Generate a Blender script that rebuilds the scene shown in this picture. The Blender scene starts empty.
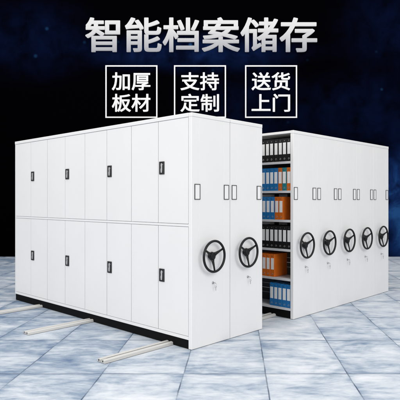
import bpy, bmesh, math, random
from mathutils import Vector, Matrix
random.seed(7)
S = bpy.context.scene
COL = S.collection

# ------------------------------------------------------------------ materials
def new_mat(name, color, rough=0.4, metal=0.0, spec=0.5, coat=0.0):
    m = bpy.data.materials.new(name); m.use_nodes = True
    b = m.node_tree.nodes['Principled BSDF']
    b.inputs['Base Color'].default_value = (*color, 1)
    b.inputs['Roughness'].default_value = rough
    b.inputs['Metallic'].default_value = metal
    b.inputs['Specular IOR Level'].default_value = spec
    b.inputs['Coat Weight'].default_value = coat
    return m

def N(m, t, **kw):
    n = m.node_tree.nodes.new(t)
    for k, v in kw.items():
        if k in n.inputs: n.inputs[k].default_value = v
        else: setattr(n, k, v)
    return n

def L(m, a, b): m.node_tree.links.new(a, b)

def textured(name, color, rough, var=0.03, scale=6.0, bump=0.02, bscale=400.0, metal=0.0, spec=0.5, stretch=(1, 1, 1)):
    """paint, plastic or cloth with slight tone variation, uneven gloss and a fine surface grain"""
    m = new_mat(name, color, rough, metal, spec)
    b = m.node_tree.nodes['Principled BSDF']
    tc = N(m, 'ShaderNodeTexCoord')
    mp = N(m, 'ShaderNodeMapping'); mp.inputs['Scale'].default_value = stretch
    L(m, tc.outputs['Object'], mp.inputs['Vector'])
    n = N(m, 'ShaderNodeTexNoise', Scale=scale, Detail=5.0, Roughness=0.55)
    L(m, mp.outputs['Vector'], n.inputs['Vector'])
    r = N(m, 'ShaderNodeValToRGB')
    r.color_ramp.elements[0].position = 0.3; r.color_ramp.elements[1].position = 0.7
    r.color_ramp.elements[0].color = (*[c * (1 - var) for c in color], 1)
    r.color_ramp.elements[1].color = (*[min(1, c * (1 + var)) for c in color], 1)
    L(m, n.outputs['Fac'], r.inputs['Fac']); L(m, r.outputs['Color'], b.inputs['Base Color'])
    mr = N(m, 'ShaderNodeMapRange'); mr.inputs['To Min'].default_value = rough - 0.06; mr.inputs['To Max'].default_value = rough + 0.08
    L(m, n.outputs['Fac'], mr.inputs['Value']); L(m, mr.outputs['Result'], b.inputs['Roughness'])
    n2 = N(m, 'ShaderNodeTexNoise', Scale=bscale, Detail=2.0)
    L(m, tc.outputs['Object'], n2.inputs['Vector'])
    bp = N(m, 'ShaderNodeBump'); bp.inputs['Strength'].default_value = bump; bp.inputs['Distance'].default_value = 0.002
    L(m, n2.outputs['Fac'], bp.inputs['Height']); L(m, bp.outputs['Normal'], b.inputs['Normal'])
    return m

WHITE = textured('white_powder_coat', (0.80, 0.80, 0.805), 0.38, 0.012, 2.0, 0.10, 260)
SHELFW = textured('shelf_grey_white', (0.66, 0.67, 0.69), 0.35, 0.03, 5.0, 0.06, 260)
SEAM = new_mat('seam_grey', (0.70, 0.70, 0.70), 0.6)
BLACKP = textured('black_plinth', (0.003, 0.003, 0.0035), 0.7, 0.2, 8.0, 0.05, 200, spec=0.12)
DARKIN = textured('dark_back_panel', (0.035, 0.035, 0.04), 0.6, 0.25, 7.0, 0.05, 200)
WHEELM = textured('black_wheel_plastic', (0.006, 0.006, 0.0065), 0.40, 0.15, 30.0, 0.15, 500, spec=0.3)
HANDLEM = textured('black_handle_plastic', (0.015, 0.015, 0.016), 0.35, 0.15, 30.0, 0.1, 500)
FRAMEM = new_mat('black_card_frame', (0.035, 0.035, 0.037), 0.45)
CARD = new_mat('white_card', (0.82, 0.82, 0.82), 0.6)
CHROME = textured('brushed_steel', (0.55, 0.55, 0.56), 0.28, 0.08, 60.0, 0.05, 600, metal=1.0)
LEVER = textured('satin_nickel', (0.62, 0.62, 0.63), 0.35, 0.06, 60.0, 0.05, 600, metal=0.35)
RAILM = textured('rail_pale_steel', (0.60, 0.60, 0.585), 0.36, 0.07, 3.0, 0.06, 200, metal=0.15, stretch=(0.5, 12, 12))
GROOVE = new_mat('rail_groove_dark', (0.03, 0.028, 0.026), 0.6)
PAPER = textured('paper_edges', (0.74, 0.73, 0.70), 0.8, 0.08, 3.0, 0.2, 90, stretch=(1, 60, 1))
LABEL = textured('spine_label_paper', (0.86, 0.86, 0.86), 0.6, 0.03, 20.0, 0.05, 500)
BIND = {
    'black': textured('binder_black', (0.010, 0.010, 0.011), 0.45, 0.2, 12.0, 0.25, 700, spec=0.3),
    'blue': textured('binder_blue', (0.010, 0.165, 0.44), 0.40, 0.12, 10.0, 0.2, 700),
    'orange': textured('binder_orange', (0.66, 0.145, 0.010), 0.40, 0.12, 10.0, 0.2, 700),
    'teal': textured('binder_teal', (0.015, 0.20, 0.24), 0.40, 0.12, 10.0, 0.2, 700),
}

# ------------------------------------------------------------------ mesh helpers
class MB:
    """collects shapes into one mesh"""
    def __init__(self): self.bm = bmesh.new()
    def box(self, x0, x1, y0, y1, z0, z1, bevel=0.0, seg=2, mat=0):
        bm = self.bm
        r = bmesh.ops.create_cube(bm, size=1.0)
        vs = r['verts']
        for v in vs:
            v.co = Vector(((x0 + x1) / 2 + v.co.x * (x1 - x0), (y0 + y1) / 2 + v.co.y * (y1 - y0), (z0 + z1) / 2 + v.co.z * (z1 - z0)))
        fs = set(f for v in vs for f in v.link_faces)
        for f in fs: f.material_index = mat
        if bevel:
            es = list(set(e for v in vs for e in v.link_edges))
            bmesh.ops.bevel(bm, geom=es, offset=bevel, segments=seg, profile=0.5, affect='EDGES')
        return self
    def prism(self, pts, axis, a, b, mat=0):
        """extrude a closed 2-D outline along an axis: 'x' outline is (y, z), 'y' is (x, z), 'z' is (x, y)"""
        def P(p, t):
            return {'x': (t, p[0], p[1]), 'y': (p[0], t, p[1]), 'z': (p[0], p[1], t)}[axis]
        bm = self.bm
        va = [bm.verts.new(P(p, a)) for p in pts]; vb = [bm.verts.new(P(p, b)) for p in pts]
        n = len(pts); fs = []
        for i in range(n):
            fs.append(bm.faces.new((va[i], va[(i + 1) % n], vb[(i + 1) % n], vb[i])))
        fs.append(bm.faces.new(va[::-1])); fs.append(bm.faces.new(vb))
        for f in fs: f.material_index = mat
        return self
    def cyl(self, p0, p1, r0, r1=None, seg=32, mat=0, cap=True):
        r1 = r0 if r1 is None else r1
        p0 = Vector(p0); p1 = Vector(p1); d = (p1 - p0)
        q = d.to_track_quat('Z', 'Y').to_matrix()
        bm = self.bm
        ra, rb = [], []
        for i in range(seg):
            a = 2 * math.pi * i / seg; u = q @ Vector((math.cos(a), math.sin(a), 0))
            ra.append(bm.verts.new(p0 + u * r0)); rb.append(bm.verts.new(p1 + u * r1))
        for i in range(seg):
            f = bm.faces.new((ra[i], ra[(i + 1) % seg], rb[(i + 1) % seg], rb[i])); f.material_index = mat; f.smooth = True
        if cap:
            f = bm.faces.new(ra[::-1]); f.material_index = mat
            f = bm.faces.new(rb); f.material_index = mat
        return self
    def torus(self, c, n, R, r, seg=64, rs=14, mat=0, flat=1.0):
        """ring of radius R round c with axis n; flat squeezes the tube along the axis"""
        c = Vector(c); q = Vector(n).to_track_quat('Z', 'Y').to_matrix(); bm = self.bm
        g = []
        for i in range(seg):
            a = 2 * math.pi * i / seg; row = []
            for j in range(rs):
                b = 2 * math.pi * j / rs
                row.append(bm.verts.new(c + q @ Vector(((R + r * math.cos(b)) * math.cos(a), (R + r * math.cos(b)) * math.sin(a), r * flat * math.sin(b)))))
            g.append(row)
        for i in range(seg):
            for j in range(rs):
                f = bm.faces.new((g[i][j], g[(i + 1) % seg][j], g[(i + 1) % seg][(j + 1) % rs], g[i][(j + 1) % rs]))
                f.smooth = True; f.material_index = mat
        return self
    def loft(self, rings, mat=0, smooth=True):
        bm = self.bm
        vs = [[bm.verts.new(p) for p in r] for r in rings]; n = len(vs[0])
        for a, b in zip(vs[:-1], vs[1:]):
            for i in range(n):
                f = bm.faces.new((a[i], a[(i + 1) % n], b[(i + 1) % n], b[i])); f.smooth = smooth; f.material_index = mat
        bm.faces.new(vs[0][::-1]).material_index = mat; bm.faces.new(vs[-1]).material_index = mat
        return self
    def build(self, name, mats, parent=None, loc=(0, 0, 0)):
        bmesh.ops.recalc_face_normals(self.bm, faces=self.bm.faces[:])
        me = bpy.data.meshes.new(name); self.bm.to_mesh(me); self.bm.free()
        for m in (mats if isinstance(mats, (list, tuple)) else [mats]): me.materials.append(m)
        o = bpy.data.objects.new(name, me); COL.objects.link(o); o.location = loc
        if parent: o.parent = parent
        return o

def thing(name, label, cat, loc, group=None):
    o = bpy.data.objects.new(name, None); COL.objects.link(o); o.location = loc
    o.empty_display_size = 0.1
    o['label'] = label; o['category'] = cat
    if group: o['group'] = group
    return o

def copy_tree(o, parent=None):
    c = o.copy(); COL.objects.link(c); c.parent = parent
    for ch in list(o.children): copy_tree(ch, c)
    return c

# ------------------------------------------------------------------ dimensions (metres)
H = 2.352            # height of the units
PT = 0.042           # thickness of the end panels
LEN = 3.70           # length of the units
SH = [0.131, 0.499, 0.867, 1.235, 1.603, 1.971]   # tops of the six shelves
ST = 0.030           # shelf lip height

# ------------------------------------------------------------------ parts of one mobile shelving unit
def add_front(u, w, wheel_x, lock_x, cards):
    """end panel with its hand wheel, lock with keys and two card holders"""
    g = 0.0014
    prof = [(g, PT), (g, 0.004), (g + 0.003, 0.0)]
    for cx in (0.105, w - 0.105):          # pressed fold lines running up the sheet
        prof += [(cx - 0.004, 0.0), (cx, 0.0010), (cx + 0.004, 0.0)]
    prof += [(w - g - 0.003, 0.0), (w - g, 0.004), (w - g, PT)]
    mb = MB().prism(prof, 'z', 0.006, H - 0.0402)
    ep = mb.build('end_panel', WHITE, u)
    MB().box(g, w - g, -0.003, PT, H - 0.039, H, 0.003).build('top_trim', WHITE, ep)
    # hand wheel: the rim stands out from the panel, the dished spokes lead back to the hub
    zc = 0.912; yr = -0.062; R = 0.156
    rim = MB().torus((wheel_x, yr, zc), (0, 1, 0), R, 0.0125, 72, 14).build('hand_wheel', WHEELM, u)
    for ang in (152, 28, 272):
        a = math.radians(ang); d = Vector((math.cos(a), 0, math.sin(a))); s = Vector((-math.sin(a), 0, math.cos(a)))
        rings = []
        for t, hw, th, y in ((0.02, 0.030, 0.010, -0.034), (0.055, 0.018, 0.009, -0.040), (0.10, 0.0115, 0.008, -0.052), (0.152, 0.0105, 0.007, yr)):
            c = Vector((wheel_x, y, zc)) + d * t
            ring = []
            for k in range(12):
                b = 2 * math.pi * k / 12
                ring.append(c + s * (hw * math.cos(b)) + Vector((0, th * math.sin(b), 0)))
            rings.append(ring)
        MB().loft(rings).build('spoke', WHEELM, rim)
    hb = MB().cyl((wheel_x, 0.0, zc), (wheel_x, -0.030, zc), 0.030, 0.030)
    hb.cyl((wheel_x, -0.024, zc), (wheel_x, -0.044, zc), 0.045, 0.040, 40)
    hb.cyl((wheel_x, -0.044, zc), (wheel_x, -0.050, zc), 0.040, 0.026, 40)
    hb.build('hub', WHEELM, rim)
    # lock below the wheel, key ring and spare key hanging from it
    lx = lock_x; lz = 0.632
    lk = MB().cyl((lx, 0.0, lz), (lx, -0.008, lz), 0.014, 0.0125, 28).cyl((lx, -0.008, lz), (lx, -0.012, lz), 0.008, 0.008, 20).build('lock', CHROME, u)
    k = MB().box(lx - 0.0015, lx + 0.0015, -0.026, -0.012, lz - 0.004, lz + 0.004)
    k.torus((lx, -0.033, lz), (1, 0, 0), 0.007, 0.0024, 20, 8)
    k.build('key', CHROME, lk)
    rg = MB().torus((lx + 0.003, -0.036, lz - 0.017), (0.3, 1, 0), 0.013, 0.0012, 28, 6); rg.build('key_ring', CHROME, lk)
    k2 = MB().torus((lx + 0.005, -0.036, lz - 0.039), (0.2, 1, 0), 0.009, 0.003, 20, 8)
    k2.box(lx + 0.003, lx + 0.009, -0.0375, -0.0345, lz - 0.078, lz - 0.046); k2.build('spare_key', CHROME, lk)
    # card holders
    for cx in cards:
        fr = MB(); z0, z1 = 1.489, 1.645; hw = 0.040; t = 0.0065
        for a, b, c, d in ((cx - hw, cx - hw + t, z0, z1), (cx + hw - t, cx + hw, z0, z1), (cx - hw + t, cx + hw - t, z0, z0 + t), (cx - hw + t, cx + hw - t, z1 - t, z1)):
            fr.box(a, b, -0.006, 0.001, c, d)
        f = fr.build('card_holder', FRAMEM, u)
        MB().box(cx - hw + t, cx + hw - t, -0.003, 0.0008, z0 + t, z1 - t).build('card', CARD, f)

def add_open_carcass(u, w):
    """white uprights and top, six shelves, dark centre back and black plinth"""
    y0, y1 = PT + 0.001, LEN - PT
    MB().box(0.004, w - 0.004, y0, y1, H - 0.032, H - 0.001, 0.002).build('top_board', WHITE, u)
    MB().box(0.003, w - 0.003, LEN - PT + 0.001, LEN, 0.006, H, 0.003).build('rear_panel', WHITE, u)
    MB().box(0.012, w - 0.012, y0, y1, 0.014, SH[0] - ST - 0.001).build('plinth', BLACKP, u)
    for z in SH:
        m = MB().box(0.006, 0.020, y0, y1, z - ST, z, 0.002).box(w - 0.020, w - 0.006, y0, y1, z - ST, z, 0.002)
        m.box(0.020, w - 0.020, y0, y1, z - 0.006, z - 0.0012)
        m.build('shelf', SHELFW, u)
    for y in (0.962, 1.866, 2.770):
        MB().box(0.009, 0.045, y - 0.016, y + 0.016, SH[0], H - 0.033).box(w - 0.045, w - 0.009, y - 0.016, y + 0.016, SH[0], H - 0.033).build('upright', WHITE, u)
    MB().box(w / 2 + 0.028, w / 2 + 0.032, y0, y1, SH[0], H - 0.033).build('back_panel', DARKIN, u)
    for z in SH[:2]:
        m = MB().box(w / 2 + 0.018, w / 2 + 0.028, y0, y1, z + 0.160, z + 0.168)
        m.box(w / 2 + 0.020, w / 2 + 0.028, y0, y1, z + 0.100, z + 0.104).box(w / 2 + 0.020, w / 2 + 0.028, y0, y1, z + 0.225, z + 0.229)
        m.build('cross_rail', SHELFW, u)
    for z in SH[3:5]:
        m = MB(); ys = [y0, 0.12, 0.155, 0.225, 0.29, 0.42, 0.50, y1]
        for a, b in ((0, 1), (2, 3), (4, 5), (6, 7)):
            m.box(w / 2 + 0.016, w / 2 + 0.028, ys[a], ys[b], z - ST - 0.052, z - ST - 0.012)
        m.build('cross_rail', WHITE, u)

GROUP_U = 'mobile shelving units standing side by side'
# ---- the cupboard unit with the doors
uA = thing('mobile_shelving_unit', 'white mobile cabinet at the near corner, the only one with doors and black handles', 'shelving unit', (0, 0, 0), GROUP_U)
WA = 0.584
add_front(uA, WA, 0.268, 0.312, (0.081, 0.523))
b = MB().box(0.022, WA - 0.003, PT + 0.001, LEN, 0.094, H - 0.003)
b.build('carcass', SEAM, uA)
fr = MB()
fr.box(0.0, 0.0215, PT + 0.0015, LEN, 1.2195, 1.2435, 0.002)                   # divider
fr.box(0.0, 0.0215, PT + 0.0015, LEN, 0.093, 0.126, 0.002)                     # bottom rail
fr.box(0.0, 0.0215, LEN - 0.020, LEN, 0.126, 1.2195, 0.002); fr.box(0.0, 0.0215, LEN - 0.020, LEN, 1.2435, H - 0.040, 0.002)
fr.build('door_frame', WHITE, uA)
MB().box(-0.004, WA - 0.003, PT + 0.001, LEN + 0.002, H - 0.040, H, 0.003).build('top_board', WHITE, uA)
MB().box(0.006, WA - 0.01, PT + 0.001, LEN - 0.01, 0.004, 0.0925).build('plinth', BLACKP, uA)
edges = [0.047, 0.495, 0.949, 1.408, 1.866, 2.322, 2.774, 3.228, LEN - 0.0225]
GAP = 0.0034
for z0, z1, hz in ((0.130, 1.2160, 0.700), (1.2470, H - 0.0435, 1.820)):
    for i in range(8):
        ya, yb = edges[i] + (0.0 if i == 0 else GAP), edges[i + 1] - (0.0 if i == 7 else GAP)
        tilt = random.uniform(-0.0009, 0.0009)
        d = MB().box(0.0015 + tilt, 0.0200, ya, yb, z0, z1, 0.0022).build('door', WHITE, uA)
        if i % 2 == 0:
            yc = yb - 0.078 + 0.02
            hp = MB()
            # shallow black shell with a raised border
            hp.box(-0.005, 0.0035, yc - 0.034, yc + 0.034, hz - 0.064, hz + 0.064, 0.002)
            for q in ((yc - 0.037, yc - 0.027, hz - 0.067, hz + 0.067), (yc + 0.027, yc + 0.037, hz - 0.067, hz + 0.067), (yc - 0.027, yc + 0.027, hz - 0.067, hz - 0.057), (yc - 0.027, yc + 0.027, hz + 0.057, hz + 0.067)):
                hp.box(-0.010, 0.0025, *q, 0.002)
            hp.build('handle', HANDLEM, d)
            lv = MB().prism([(yc - 0.010, hz + 0.010), (yc - 0.010, hz + 0.046), (yc + 0.004, hz + 0.050), (yc + 0.010, hz + 0.030), (yc + 0.006, hz + 0.004), (yc + 0.012, hz - 0.018), (yc + 0.008, hz - 0.050), (yc - 0.006, hz - 0.050), (yc - 0.010, hz - 0.020)], 'x', -0.013, -0.005)
            lv.build('latch_lever', LEVER, d)
            MB().cyl((-0.005, yc - 0.016, hz + 0.034), (-0.009, yc - 0.016, hz + 0.034), 0.006, 0.0055, 20).build('keyhole', CHROME, d)
# ---- its neighbour
uB = thing('mobile_shelving_unit', 'white shelving unit pushed against the doored cabinet, left of the gap showing binders', 'shelving unit', (0.587, 0, 0), GROUP_U)
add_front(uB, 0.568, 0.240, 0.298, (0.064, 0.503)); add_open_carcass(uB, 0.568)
# ---- the right block
W = 0.5517; X0 = 1.789
labels = ['white shelving unit at the right of the gap, holding binders on its six shelves',
          'white shelving unit just right of the one that holds the binders',
          'white shelving unit in the middle of the five in the right hand block',
          'white shelving unit in the right hand block, next to last at the far right',
          'white shelving unit farthest right, its outer edge against the dark backdrop']
uC = thing('mobile_shelving_unit', labels[0], 'shelving unit', (X0, 0, 0), GROUP_U)
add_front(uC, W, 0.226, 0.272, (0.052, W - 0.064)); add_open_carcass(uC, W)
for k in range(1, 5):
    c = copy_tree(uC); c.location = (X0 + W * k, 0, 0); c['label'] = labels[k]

# ------------------------------------------------------------------ binders
BW, BD, BH = 0.0655, 0.285, 0.290
def make_binder(col):
    t = thing('binder', '', 'binder', (0, 0, 0))
    w = BW - 0.002; k = 0.003; r = 0.004
    out = [(BD, -w / 2), (r, -w / 2), (r * 0.3, -w / 2 + r * 0.3), (0, -w / 2 + r), (0, w / 2 - r), (r * 0.3, w / 2 - r * 0.3), (r, w / 2), (BD, w / 2),
           (BD, w / 2 - k), (k + 0.002, w / 2 - k), (k, w / 2 - k - 0.002), (k, -w / 2 + k + 0.002), (k + 0.002, -w / 2 + k), (BD, -w / 2 + k)]
    MB().prism(out, 'z', 0.001, BH).build('cover', BIND[col], t)
    MB().box(0.010, BD - 0.012, -w / 2 + k + 0.001, w / 2 - k - 0.006, 0.004, BH - 0.010).build('pages', PAPER, t)
    lw = 0.0225
    MB().box(-0.0012, 0.0006, -lw, lw, 0.092, 0.238, 0.0004, 1).build('spine_label', LABEL, t)
    fr = MB().torus((-0.0008, 0, 0.034), (1, 0, 0), 0.0095, 0.0022, 28, 8, flat=0.7); fr.build('finger_ring', CHROME, t)
    MB().cyl((-0.0022, 0, 0.262), (0.0005, 0, 0.262), 0.0055, 0.006, 16).build('rivet', CHROME, t)
    return t
protos = {}
ordn = ['first', 'second', 'third', 'fourth', 'fifth', 'sixth', 'seventh', 'eighth', 'ninth', 'tenth']
rows = [  # shelf index (0 = bottom), start y, colours from right to left
    (5, 0.0445, ['black'] * 8, 'top shelf'),
    (4, 0.0300, ['orange', 'teal', 'orange', 'blue', 'blue', 'blue', 'blue', 'blue'], 'second shelf from the top'),
    (3, 0.1650, ['orange', 'orange', 'blue', 'blue', 'blue', 'blue'], 'third shelf from the top'),
    (2, 0.0445, ['black'] * 8, 'third shelf from the bottom'),
    (1, 0.2950, ['orange'] * 4, 'second shelf from the bottom'),
    (0, 0.0460, ['blue'] * 5, 'lowest shelf'),
]
for si, ys, cols, where in rows:
    if si == 4: ys = 0.0445
    tot = {c: cols.count(c) for c in cols}; seen = {}
    for i, cname in enumerate(cols):
        if cname not in protos:
            protos[cname] = make_binder(cname); bdr = protos[cname]
        else: bdr = copy_tree(protos[cname])
        dx = random.uniform(-0.004, 0.004)
        bdr.location = (X0 + 0.016 + dx, ys + BW * (i + 0.5), SH[si] + 0.0005)
        bdr.rotation_euler = (0, 0, random.uniform(-0.006, 0.006))
        seen[cname] = seen.get(cname, 0) + 1
        if tot[cname] == 1: lab = f'the only {cname} binder, standing between orange ones on the {where}'
        elif seen[cname] == 1: lab = f'rightmost {cname} binder with a white spine label on the {where}'
        else: lab = f'{ordn[seen[cname]-1]} {cname} binder from the right on the {where}'
        lab = lab.replace('a white spine label', 'white label')
        bdr['label'] = lab
        bdr['group'] = f'{cname} binders in the open shelving unit'

# ------------------------------------------------------------------ floor rails
def rail(yc, label, x0=-0.845, x1=5.2):
    t = thing('floor_rail', label, 'rail', (x0, yc, 0), 'steel rails laid in the floor')
    n = x1 - x0; hw = 0.060
    # two rounded hollow lobes side by side on a thin base, with a slot between them
    def lobe(c, w, h, k=0):
        out = [(c - w, 0.006)]
        for j in range(9):
            a = math.pi * (1 - j / 8); out.append((c + w * math.cos(a) * 0.999, h - w * 0.45 + w * 0.45 * math.sin(a)))
        out.append((c + w, 0.006)); return out
    m = MB().box(0, n, -hw, hw, 0.0042, 0.0062)
    m.prism(lobe(-0.029, 0.0235, 0.034), 'x', 0.0, n)
    m.prism(lobe(0.032, 0.0195, 0.034), 'x', 0.0, n)
    m.build('rail_body', RAILM, t)
    MB().box(0.070, n, -0.0050, 0.0120, 0.0064, 0.0250).build('slot', GROOVE, t)
    for c in (-0.029, 0.032):
        MB().cyl((-0.0015, c, 0.019), (0.004, c, 0.019), 0.0085, 0.0085, 24).build('end_hole', GROOVE, t)
    return t
rail(1.74, 'pale steel floor rail coming out midway below the doored cabinet, middle one of three')
rail(0.325, 'pale steel floor rail coming out under the near corner of the doored cabinet')
rail(2.96, 'pale steel floor rail farthest back, below the leftmost doors, cut by the left edge')

# ------------------------------------------------------------------ camera
AZ = math.radians(46.12)
cam = bpy.data.cameras.new('camera'); co = bpy.data.objects.new('camera', cam); COL.objects.link(co)
CX, CY, CZ = -3.58185, -3.56089, 1.485
co.location = (CX, CY, CZ); co.rotation_euler = (math.radians(90), 0, -AZ)
cam.sensor_width = 36; cam.lens = 36 * 511.6 / 400; cam.clip_end = 200; cam.clip_start = 0.05
S.camera = co
ROT = -AZ      # the studio (floor slabs and backdrop) faces this way

# ------------------------------------------------------------------ floor
def M(m, op, a, b=None):
    n = m.node_tree.nodes.new('ShaderNodeMath'); n.operation = op
    for i, v in enumerate((a, b)):
        if v is None: continue
        if isinstance(v, (int, float)): n.inputs[i].default_value = v
        else: L(m, v, n.inputs[i])
    return n.outputs[0]
FL = new_mat('floor_slabs', (0.5, 0.55, 0.62), 0.4, spec=0.3)
bs = FL.node_tree.nodes['Principled BSDF']
tc = N(FL, 'ShaderNodeTexCoord'); sp = N(FL, 'ShaderNodeSeparateXYZ'); L(FL, tc.outputs['Object'], sp.inputs[0])
wob = N(FL, 'ShaderNodeTexNoise', Scale=3.0, Detail=3.0); L(FL, tc.outputs['Object'], wob.inputs['Vector'])
wv = M(FL, 'MULTIPLY', M(FL, 'SUBTRACT', wob.outputs['Fac'], 0.5), 0.012)
xs = M(FL, 'ADD', M(FL, 'SUBTRACT', sp.outputs['X'], M(FL, 'MULTIPLY', M(FL, 'SUBTRACT', sp.outputs['Y'], 5.42), 0.072)), wv)
U = M(FL, 'DIVIDE', M(FL, 'SUBTRACT', xs, 0.636), 0.70)
V = M(FL, 'DIVIDE', M(FL, 'ADD', M(FL, 'SUBTRACT', sp.outputs['Y'], 5.42), wv), 1.05)
def seam(coord, pitch, width):
    fr_ = M(FL, 'ABSOLUTE', M(FL, 'SUBTRACT', M(FL, 'FRACT', M(FL, 'ADD', coord, 100.5)), 0.5))
    d = M(FL, 'MULTIPLY', fr_, pitch)          # metres from the seam
    r = N(FL, 'ShaderNodeMapRange'); r.inputs['From Min'].default_value = width * 0.35; r.inputs['From Max'].default_value = width
    r.inputs['To Min'].default_value = 1; r.inputs['To Max'].default_value = 0
    L(FL, d, r.inputs['Value']); return r.outputs['Result'], d
s1, dist1 = seam(U, 0.70, 0.0075); s2, dist2 = seam(V, 1.05, 0.010)
gn = N(FL, 'ShaderNodeTexNoise', Scale=2.3, Detail=4.0); L(FL, tc.outputs['Object'], gn.inputs['Vector'])
gr = N(FL, 'ShaderNodeMapRange'); gr.inputs['From Min'].default_value = 0.35; gr.inputs['From Max'].default_value = 0.62; gr.inputs['To Min'].default_value = 0.25; gr.inputs['To Max'].default_value = 1.0
L(FL, gn.outputs['Fac'], gr.inputs['Value'])
sm = M(FL, 'MULTIPLY', M(FL, 'MAXIMUM', s1, s2), gr.outputs['Result'])
dmin = M(FL, 'MINIMUM', dist1, dist2)
# tone per slab
cmb = N(FL, 'ShaderNodeCombineXYZ'); L(FL, M(FL, 'FLOOR', M(FL, 'ADD', U, 100)), cmb.inputs[0]); L(FL, M(FL, 'FLOOR', M(FL, 'ADD', V, 100)), cmb.inputs[1])
wn = N(FL, 'ShaderNodeTexWhiteNoise'); L(FL, cmb.outputs[0], wn.inputs['Vector'])
# streaked weathering, offset per slab
va = N(FL, 'ShaderNodeVectorMath', operation='MULTIPLY_ADD'); L(FL, wn.outputs['Color'], va.inputs[0]); va.inputs[1].default_value = (7, 9, 3); L(FL, tc.outputs['Object'], va.inputs[2])
mp = N(FL, 'ShaderNodeMapping'); mp.inputs['Scale'].default_value = (1.0, 1.7, 1); L(FL, va.outputs[0], mp.inputs['Vector'])
na = N(FL, 'ShaderNodeTexNoise', Scale=1.5, Detail=7.0, Roughness=0.62, Distortion=0.7); L(FL, mp.outputs[0], na.inputs['Vector'])
mp2 = N(FL, 'ShaderNodeMapping'); mp2.inputs['Scale'].default_value = (2.2, 6, 1); L(FL, va.outputs[0], mp2.inputs['Vector'])
nb = N(FL, 'ShaderNodeTexNoise', Scale=3.0, Detail=6.0, Roughness=0.65); L(FL, mp2.outputs[0], nb.inputs['Vector'])
nc = N(FL, 'ShaderNodeTexNoise', Scale=0.9, Detail=2.0); L(FL, tc.outputs['Object'], nc.inputs['Vector'])
# blue weathering grows towards the left part of the floor
leftness = N(FL, 'ShaderNodeMapRange'); leftness.inputs['From Min'].default_value = 0.6; leftness.inputs['From Max'].default_value = -2.2
L(FL, sp.outputs['X'], leftness.inputs['Value'])
mix_v = M(FL, 'ADD', M(FL, 'MULTIPLY', na.outputs['Fac'], 0.62), M(FL, 'MULTIPLY', nb.outputs['Fac'], 0.38))
mix_v = M(FL, 'ADD', mix_v, M(FL, 'MULTIPLY', M(FL, 'SUBTRACT', wn.outputs['Value'], 0.5), 0.07))
mix_v = M(FL, 'SUBTRACT', mix_v, M(FL, 'MULTIPLY', leftness.outputs[0], 0.075))
edge = N(FL, 'ShaderNodeMapRange'); edge.inputs['From Min'].default_value = 0.0; edge.inputs['From Max'].default_value = 0.09; edge.inputs['To Min'].default_value = 0.055; edge.inputs['To Max'].default_value = 0
L(FL, dmin, edge.inputs['Value'])
mix_v = M(FL, 'SUBTRACT', mix_v, edge.outputs[0])
cr = N(FL, 'ShaderNodeValToRGB'); L(FL, mix_v, cr.inputs['Fac'])
e = cr.color_ramp.elements
e[0].position = 0.26; e[0].color = (0.10, 0.17, 0.29, 1)
e[1].position = 0.64; e[1].color = (0.70, 0.73, 0.79, 1)
x = e.new(0.37); x.color = (0.26, 0.33, 0.43, 1)
x = e.new(0.47); x.color = (0.46, 0.52, 0.60, 1)
x = e.new(0.55); x.color = (0.59, 0.635, 0.69, 1)
mx = N(FL, 'ShaderNodeMix', data_type='RGBA'); L(FL, sm, mx.inputs['Factor']); L(FL, cr.outputs['Color'], mx.inputs[6]); mx.inputs[7].default_value = (0.05, 0.08, 0.14, 1)
L(FL, mx.outputs[2], bs.inputs['Base Color'])
rr = N(FL, 'ShaderNodeMapRange'); rr.inputs['To Min'].default_value = 0.70; rr.inputs['To Max'].default_value = 0.42; L(FL, na.outputs['Fac'], rr.inputs['Value']); L(FL, rr.outputs[0], bs.inputs['Roughness'])
bh = M(FL, 'SUBTRACT', M(FL, 'MULTIPLY', nb.outputs['Fac'], 0.25), sm)
bp = N(FL, 'ShaderNodeBump'); bp.inputs['Strength'].default_value = 0.5; bp.inputs['Distance'].default_value = 0.004; L(FL, bh, bp.inputs['Height']); L(FL, bp.outputs[0], bs.inputs['Normal'])
fl = MB().box(-20, 20, -12, 13.5, -0.05, 0.0).build('floor', FL, None, (CX, CY, 0)); fl.rotation_euler = (0, 0, ROT); fl['kind'] = 'structure'

# ------------------------------------------------------------------ printed dark night backdrop, soft blue glow painted into its colour
BK = new_mat('backdrop_print_and_glow', (0, 0, 0), 1.0, spec=0.0)
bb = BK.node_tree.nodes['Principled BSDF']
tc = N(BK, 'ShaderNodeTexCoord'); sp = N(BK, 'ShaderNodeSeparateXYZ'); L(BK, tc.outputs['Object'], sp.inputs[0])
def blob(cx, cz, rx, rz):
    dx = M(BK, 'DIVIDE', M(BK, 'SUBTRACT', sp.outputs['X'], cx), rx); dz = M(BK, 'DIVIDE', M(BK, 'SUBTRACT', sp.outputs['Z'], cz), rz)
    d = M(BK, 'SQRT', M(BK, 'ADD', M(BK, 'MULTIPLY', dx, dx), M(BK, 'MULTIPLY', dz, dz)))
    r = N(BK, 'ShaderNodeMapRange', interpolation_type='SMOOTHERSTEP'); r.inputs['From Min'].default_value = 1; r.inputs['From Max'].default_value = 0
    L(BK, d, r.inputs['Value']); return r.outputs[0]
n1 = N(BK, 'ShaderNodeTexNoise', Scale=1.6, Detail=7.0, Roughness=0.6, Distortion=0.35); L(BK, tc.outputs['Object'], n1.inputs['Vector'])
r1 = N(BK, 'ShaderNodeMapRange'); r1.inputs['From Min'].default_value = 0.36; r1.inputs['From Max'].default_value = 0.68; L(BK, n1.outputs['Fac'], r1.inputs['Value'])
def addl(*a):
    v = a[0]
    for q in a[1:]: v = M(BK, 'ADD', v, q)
    return v
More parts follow.
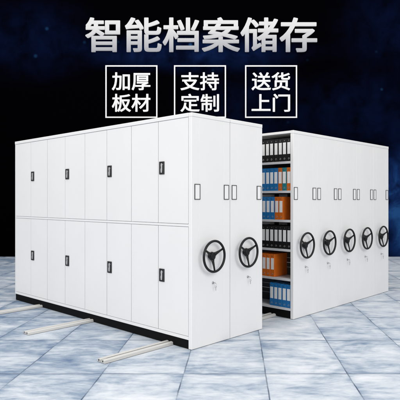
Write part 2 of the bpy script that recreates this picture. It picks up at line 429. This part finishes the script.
wide = addl(M(BK, 'MULTIPLY', blob(5.3, 1.3, 1.5, 2.4), 1.1), M(BK, 'MULTIPLY', blob(5.2, 6.0, 2.4, 1.8), 0.14), M(BK, 'MULTIPLY', blob(-4.4, 5.7, 2.4, 1.6), 0.14),
            M(BK, 'MULTIPLY', blob(-0.3, 5.35, 4.4, 0.75), 0.34), M(BK, 'MULTIPLY', blob(1.4, 3.9, 2.6, 1.8), 0.10), M(BK, 'MULTIPLY', blob(4.4, 3.8, 2.6, 1.6), 0.15))  # headline band and right-hand patch: soft blue glow painted into the base colour
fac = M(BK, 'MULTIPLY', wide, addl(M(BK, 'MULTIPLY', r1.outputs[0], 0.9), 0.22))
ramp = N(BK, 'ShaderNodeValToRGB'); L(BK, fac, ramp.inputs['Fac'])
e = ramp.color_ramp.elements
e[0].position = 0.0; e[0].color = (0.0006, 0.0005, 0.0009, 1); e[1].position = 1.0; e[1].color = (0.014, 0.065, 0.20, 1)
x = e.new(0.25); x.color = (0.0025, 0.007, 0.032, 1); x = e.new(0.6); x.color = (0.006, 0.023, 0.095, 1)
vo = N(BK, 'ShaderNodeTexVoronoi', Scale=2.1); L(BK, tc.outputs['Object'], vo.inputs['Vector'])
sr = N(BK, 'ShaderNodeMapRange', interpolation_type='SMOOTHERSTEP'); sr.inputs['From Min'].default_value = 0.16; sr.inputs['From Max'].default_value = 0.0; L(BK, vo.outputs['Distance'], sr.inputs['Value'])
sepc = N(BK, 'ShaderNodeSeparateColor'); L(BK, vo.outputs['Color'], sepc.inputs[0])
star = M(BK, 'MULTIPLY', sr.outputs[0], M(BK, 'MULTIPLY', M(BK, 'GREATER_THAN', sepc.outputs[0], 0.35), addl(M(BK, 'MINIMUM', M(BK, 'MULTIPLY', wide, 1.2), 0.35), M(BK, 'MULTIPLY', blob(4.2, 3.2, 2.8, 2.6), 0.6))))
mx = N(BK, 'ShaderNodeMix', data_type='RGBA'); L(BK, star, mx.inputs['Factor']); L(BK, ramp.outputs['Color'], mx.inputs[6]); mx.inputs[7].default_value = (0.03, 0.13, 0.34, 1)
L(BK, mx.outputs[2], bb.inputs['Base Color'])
DB = 13.40
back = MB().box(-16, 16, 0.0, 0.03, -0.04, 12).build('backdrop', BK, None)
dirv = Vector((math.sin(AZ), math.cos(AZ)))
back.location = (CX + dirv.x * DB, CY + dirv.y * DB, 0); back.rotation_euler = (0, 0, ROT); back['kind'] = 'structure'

# ------------------------------------------------------------------ raised lettering mounted on the backdrop
PXM = DB / 511.6
def wall_pt(px, py): return ((px - 200) * PXM, CZ - (py - 200) * PXM)
LET = new_mat('silver_lettering', (0.85, 0.85, 0.87), 0.5)
_b = LET.node_tree.nodes['Principled BSDF']
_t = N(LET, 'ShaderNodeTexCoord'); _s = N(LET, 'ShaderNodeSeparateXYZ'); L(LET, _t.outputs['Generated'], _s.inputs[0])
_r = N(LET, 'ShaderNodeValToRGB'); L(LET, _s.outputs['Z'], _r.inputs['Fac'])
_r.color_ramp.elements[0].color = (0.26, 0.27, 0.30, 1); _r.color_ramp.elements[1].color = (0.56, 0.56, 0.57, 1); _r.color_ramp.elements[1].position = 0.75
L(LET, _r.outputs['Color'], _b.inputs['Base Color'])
LETW = new_mat('white_lettering', (0.74, 0.74, 0.75), 0.5)
def letters(name, text, x0, x1, y0, y1, mat, parent, bold, spacing=1.0):
    # glyphs fitted into the box x0..x1, y0..y1 (measured on the backdrop), 3 cm thick
    cu = bpy.data.curves.new(name, 'FONT'); cu.body = text; cu.size = 1.0; cu.extrude = 0.012; cu.space_character = spacing
    cu.resolution_u = 4
    tmp = bpy.data.objects.new(name, cu); COL.objects.link(tmp)
    dg = bpy.context.evaluated_depsgraph_get(); me = bpy.data.meshes.new_from_object(tmp.evaluated_get(dg))
    bpy.data.objects.remove(tmp)
    vs = [v.co.copy() for v in me.vertices]
    ax, bx = min(v.x for v in vs) - bold, max(v.x for v in vs) + bold; ay, by = min(v.y for v in vs) - bold, max(v.y for v in vs) + bold
    (X0_, Z1_), (X1_, Z0_) = wall_pt(x0, y0), wall_pt(x1, y1)
    polys = [tuple(p.vertices) for p in me.polygons]; bpy.data.meshes.remove(me)
    co_, fc = [], []
    # heavier strokes: the glyph outline stepped round a small rounded square, each step a hair deeper
    for q in range(25):
        a_ = q * math.pi / 12; cs, sn = math.cos(a_), math.sin(a_); k_ = bold / (abs(cs) ** 4 + abs(sn) ** 4) ** 0.25
        dx_, dy_ = (0, 0) if q == 24 else (k_ * cs, k_ * sn)
        n0 = len(co_)
        for v in vs:
            u = (v.x + dx_ - ax) / (bx - ax); w_ = (v.y + dy_ - ay) / (by - ay)
            co_.append((X0_ + u * (X1_ - X0_), -0.0145 - v.z + q * 0.0002, Z0_ + w_ * (Z1_ - Z0_)))
        fc += [tuple(i + n0 for i in p) for p in polys]
    me = bpy.data.meshes.new(name); me.from_pydata(co_, [], fc)
    me.name = name; me.materials.clear(); me.materials.append(mat); me.update()
    o = bpy.data.objects.new(name, me); COL.objects.link(o)
    if parent: o.parent = parent
    return o
def on_wall(o): o.location = back.location; o.rotation_euler = back.rotation_euler
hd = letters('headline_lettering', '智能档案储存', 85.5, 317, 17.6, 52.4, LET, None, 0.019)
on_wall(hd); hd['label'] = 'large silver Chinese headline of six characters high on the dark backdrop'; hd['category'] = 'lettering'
for (xa, rows_, lab) in ((105.5, ('加厚', '板材'), 'outlined square sign with four Chinese characters, leftmost of the three below the headline'),
                         (174.0, ('支持', '定制'), 'outlined square sign with four Chinese characters, middle one, partly behind the cabinet top'),
                         (245.0, ('送货', '上门'), 'outlined square sign with four Chinese characters, rightmost of the three below the headline')):
    t = thing('framed_sign', lab, 'sign', back.location, 'outlined signs on the backdrop'); t.rotation_euler = back.rotation_euler
    (a, zt), (b_, zb) = wall_pt(xa, 65.5), wall_pt(xa + 52, 118.0); k = 0.034
    m = MB().box(a, b_, -0.024, -0.002, zt - k, zt).box(a, b_, -0.024, -0.002, zb, zb + k).box(a, a + k, -0.024, -0.002, zb + k, zt - k).box(b_ - k, b_, -0.024, -0.002, zb + k, zt - k)
    m.build('frame', LETW, t)
    letters('lettering', rows_[0], xa + 6.5, xa + 45, 72.5, 90.5, LETW, t, 0.016)
    letters('lettering', rows_[1], xa + 6.5, xa + 45, 94.0, 112.0, LETW, t, 0.016)

# ------------------------------------------------------------------ light: three large soft studio boxes
def cam2w(x, y, z):
    r = Vector((math.cos(AZ), -math.sin(AZ))); p = Vector((CX, CY)) + r * x + dirv * y
    return Vector((p.x, p.y, z))
def softbox(name, pos, target, sx, sy, power, color=(1, 1, 1)):
    l = bpy.data.lights.new(name, 'AREA'); l.shape = 'RECTANGLE'; l.size = sx; l.size_y = sy; l.energy = power; l.color = color
    o = bpy.data.objects.new(name, l); COL.objects.link(o); p = cam2w(*pos); t = cam2w(*target)
    o.location = p; o.rotation_euler = (t - p).to_track_quat('-Z', 'Y').to_euler()
    return o
softbox('studio_softbox_left', (-7.2, -1.8, 5.6), (-1.6, 6.4, 1.0), 8.0, 6.0, 735, (1.0, 0.975, 0.945))
softbox('studio_softbox_right', (5.5, -1.5, 5.0), (1.5, 6.6, 1.0), 7.5, 5.5, 490, (1.0, 0.975, 0.945))
softbox('studio_softbox_top', (0.5, 8.5, 8.0), (0.5, 8.6, 0.0), 16.0, 9.0, 800, (1.0, 0.98, 0.96))
w = bpy.data.worlds.new('World'); S.world = w; w.use_nodes = True
w.node_tree.nodes['Background'].inputs['Color'].default_value = (1.0, 0.98, 0.955, 1)
w.node_tree.nodes['Background'].inputs['Strength'].default_value = 0.42

S.view_settings.view_transform = 'Standard'; S.view_settings.look = 'None'; S.view_settings.exposure = 0; S.view_settings.gamma = 1
S.render.engine = 'CYCLES'; S.cycles.max_bounces = 8; S.cycles.use_denoising = True
S.render.resolution_x = 1024; S.render.resolution_y = 1024
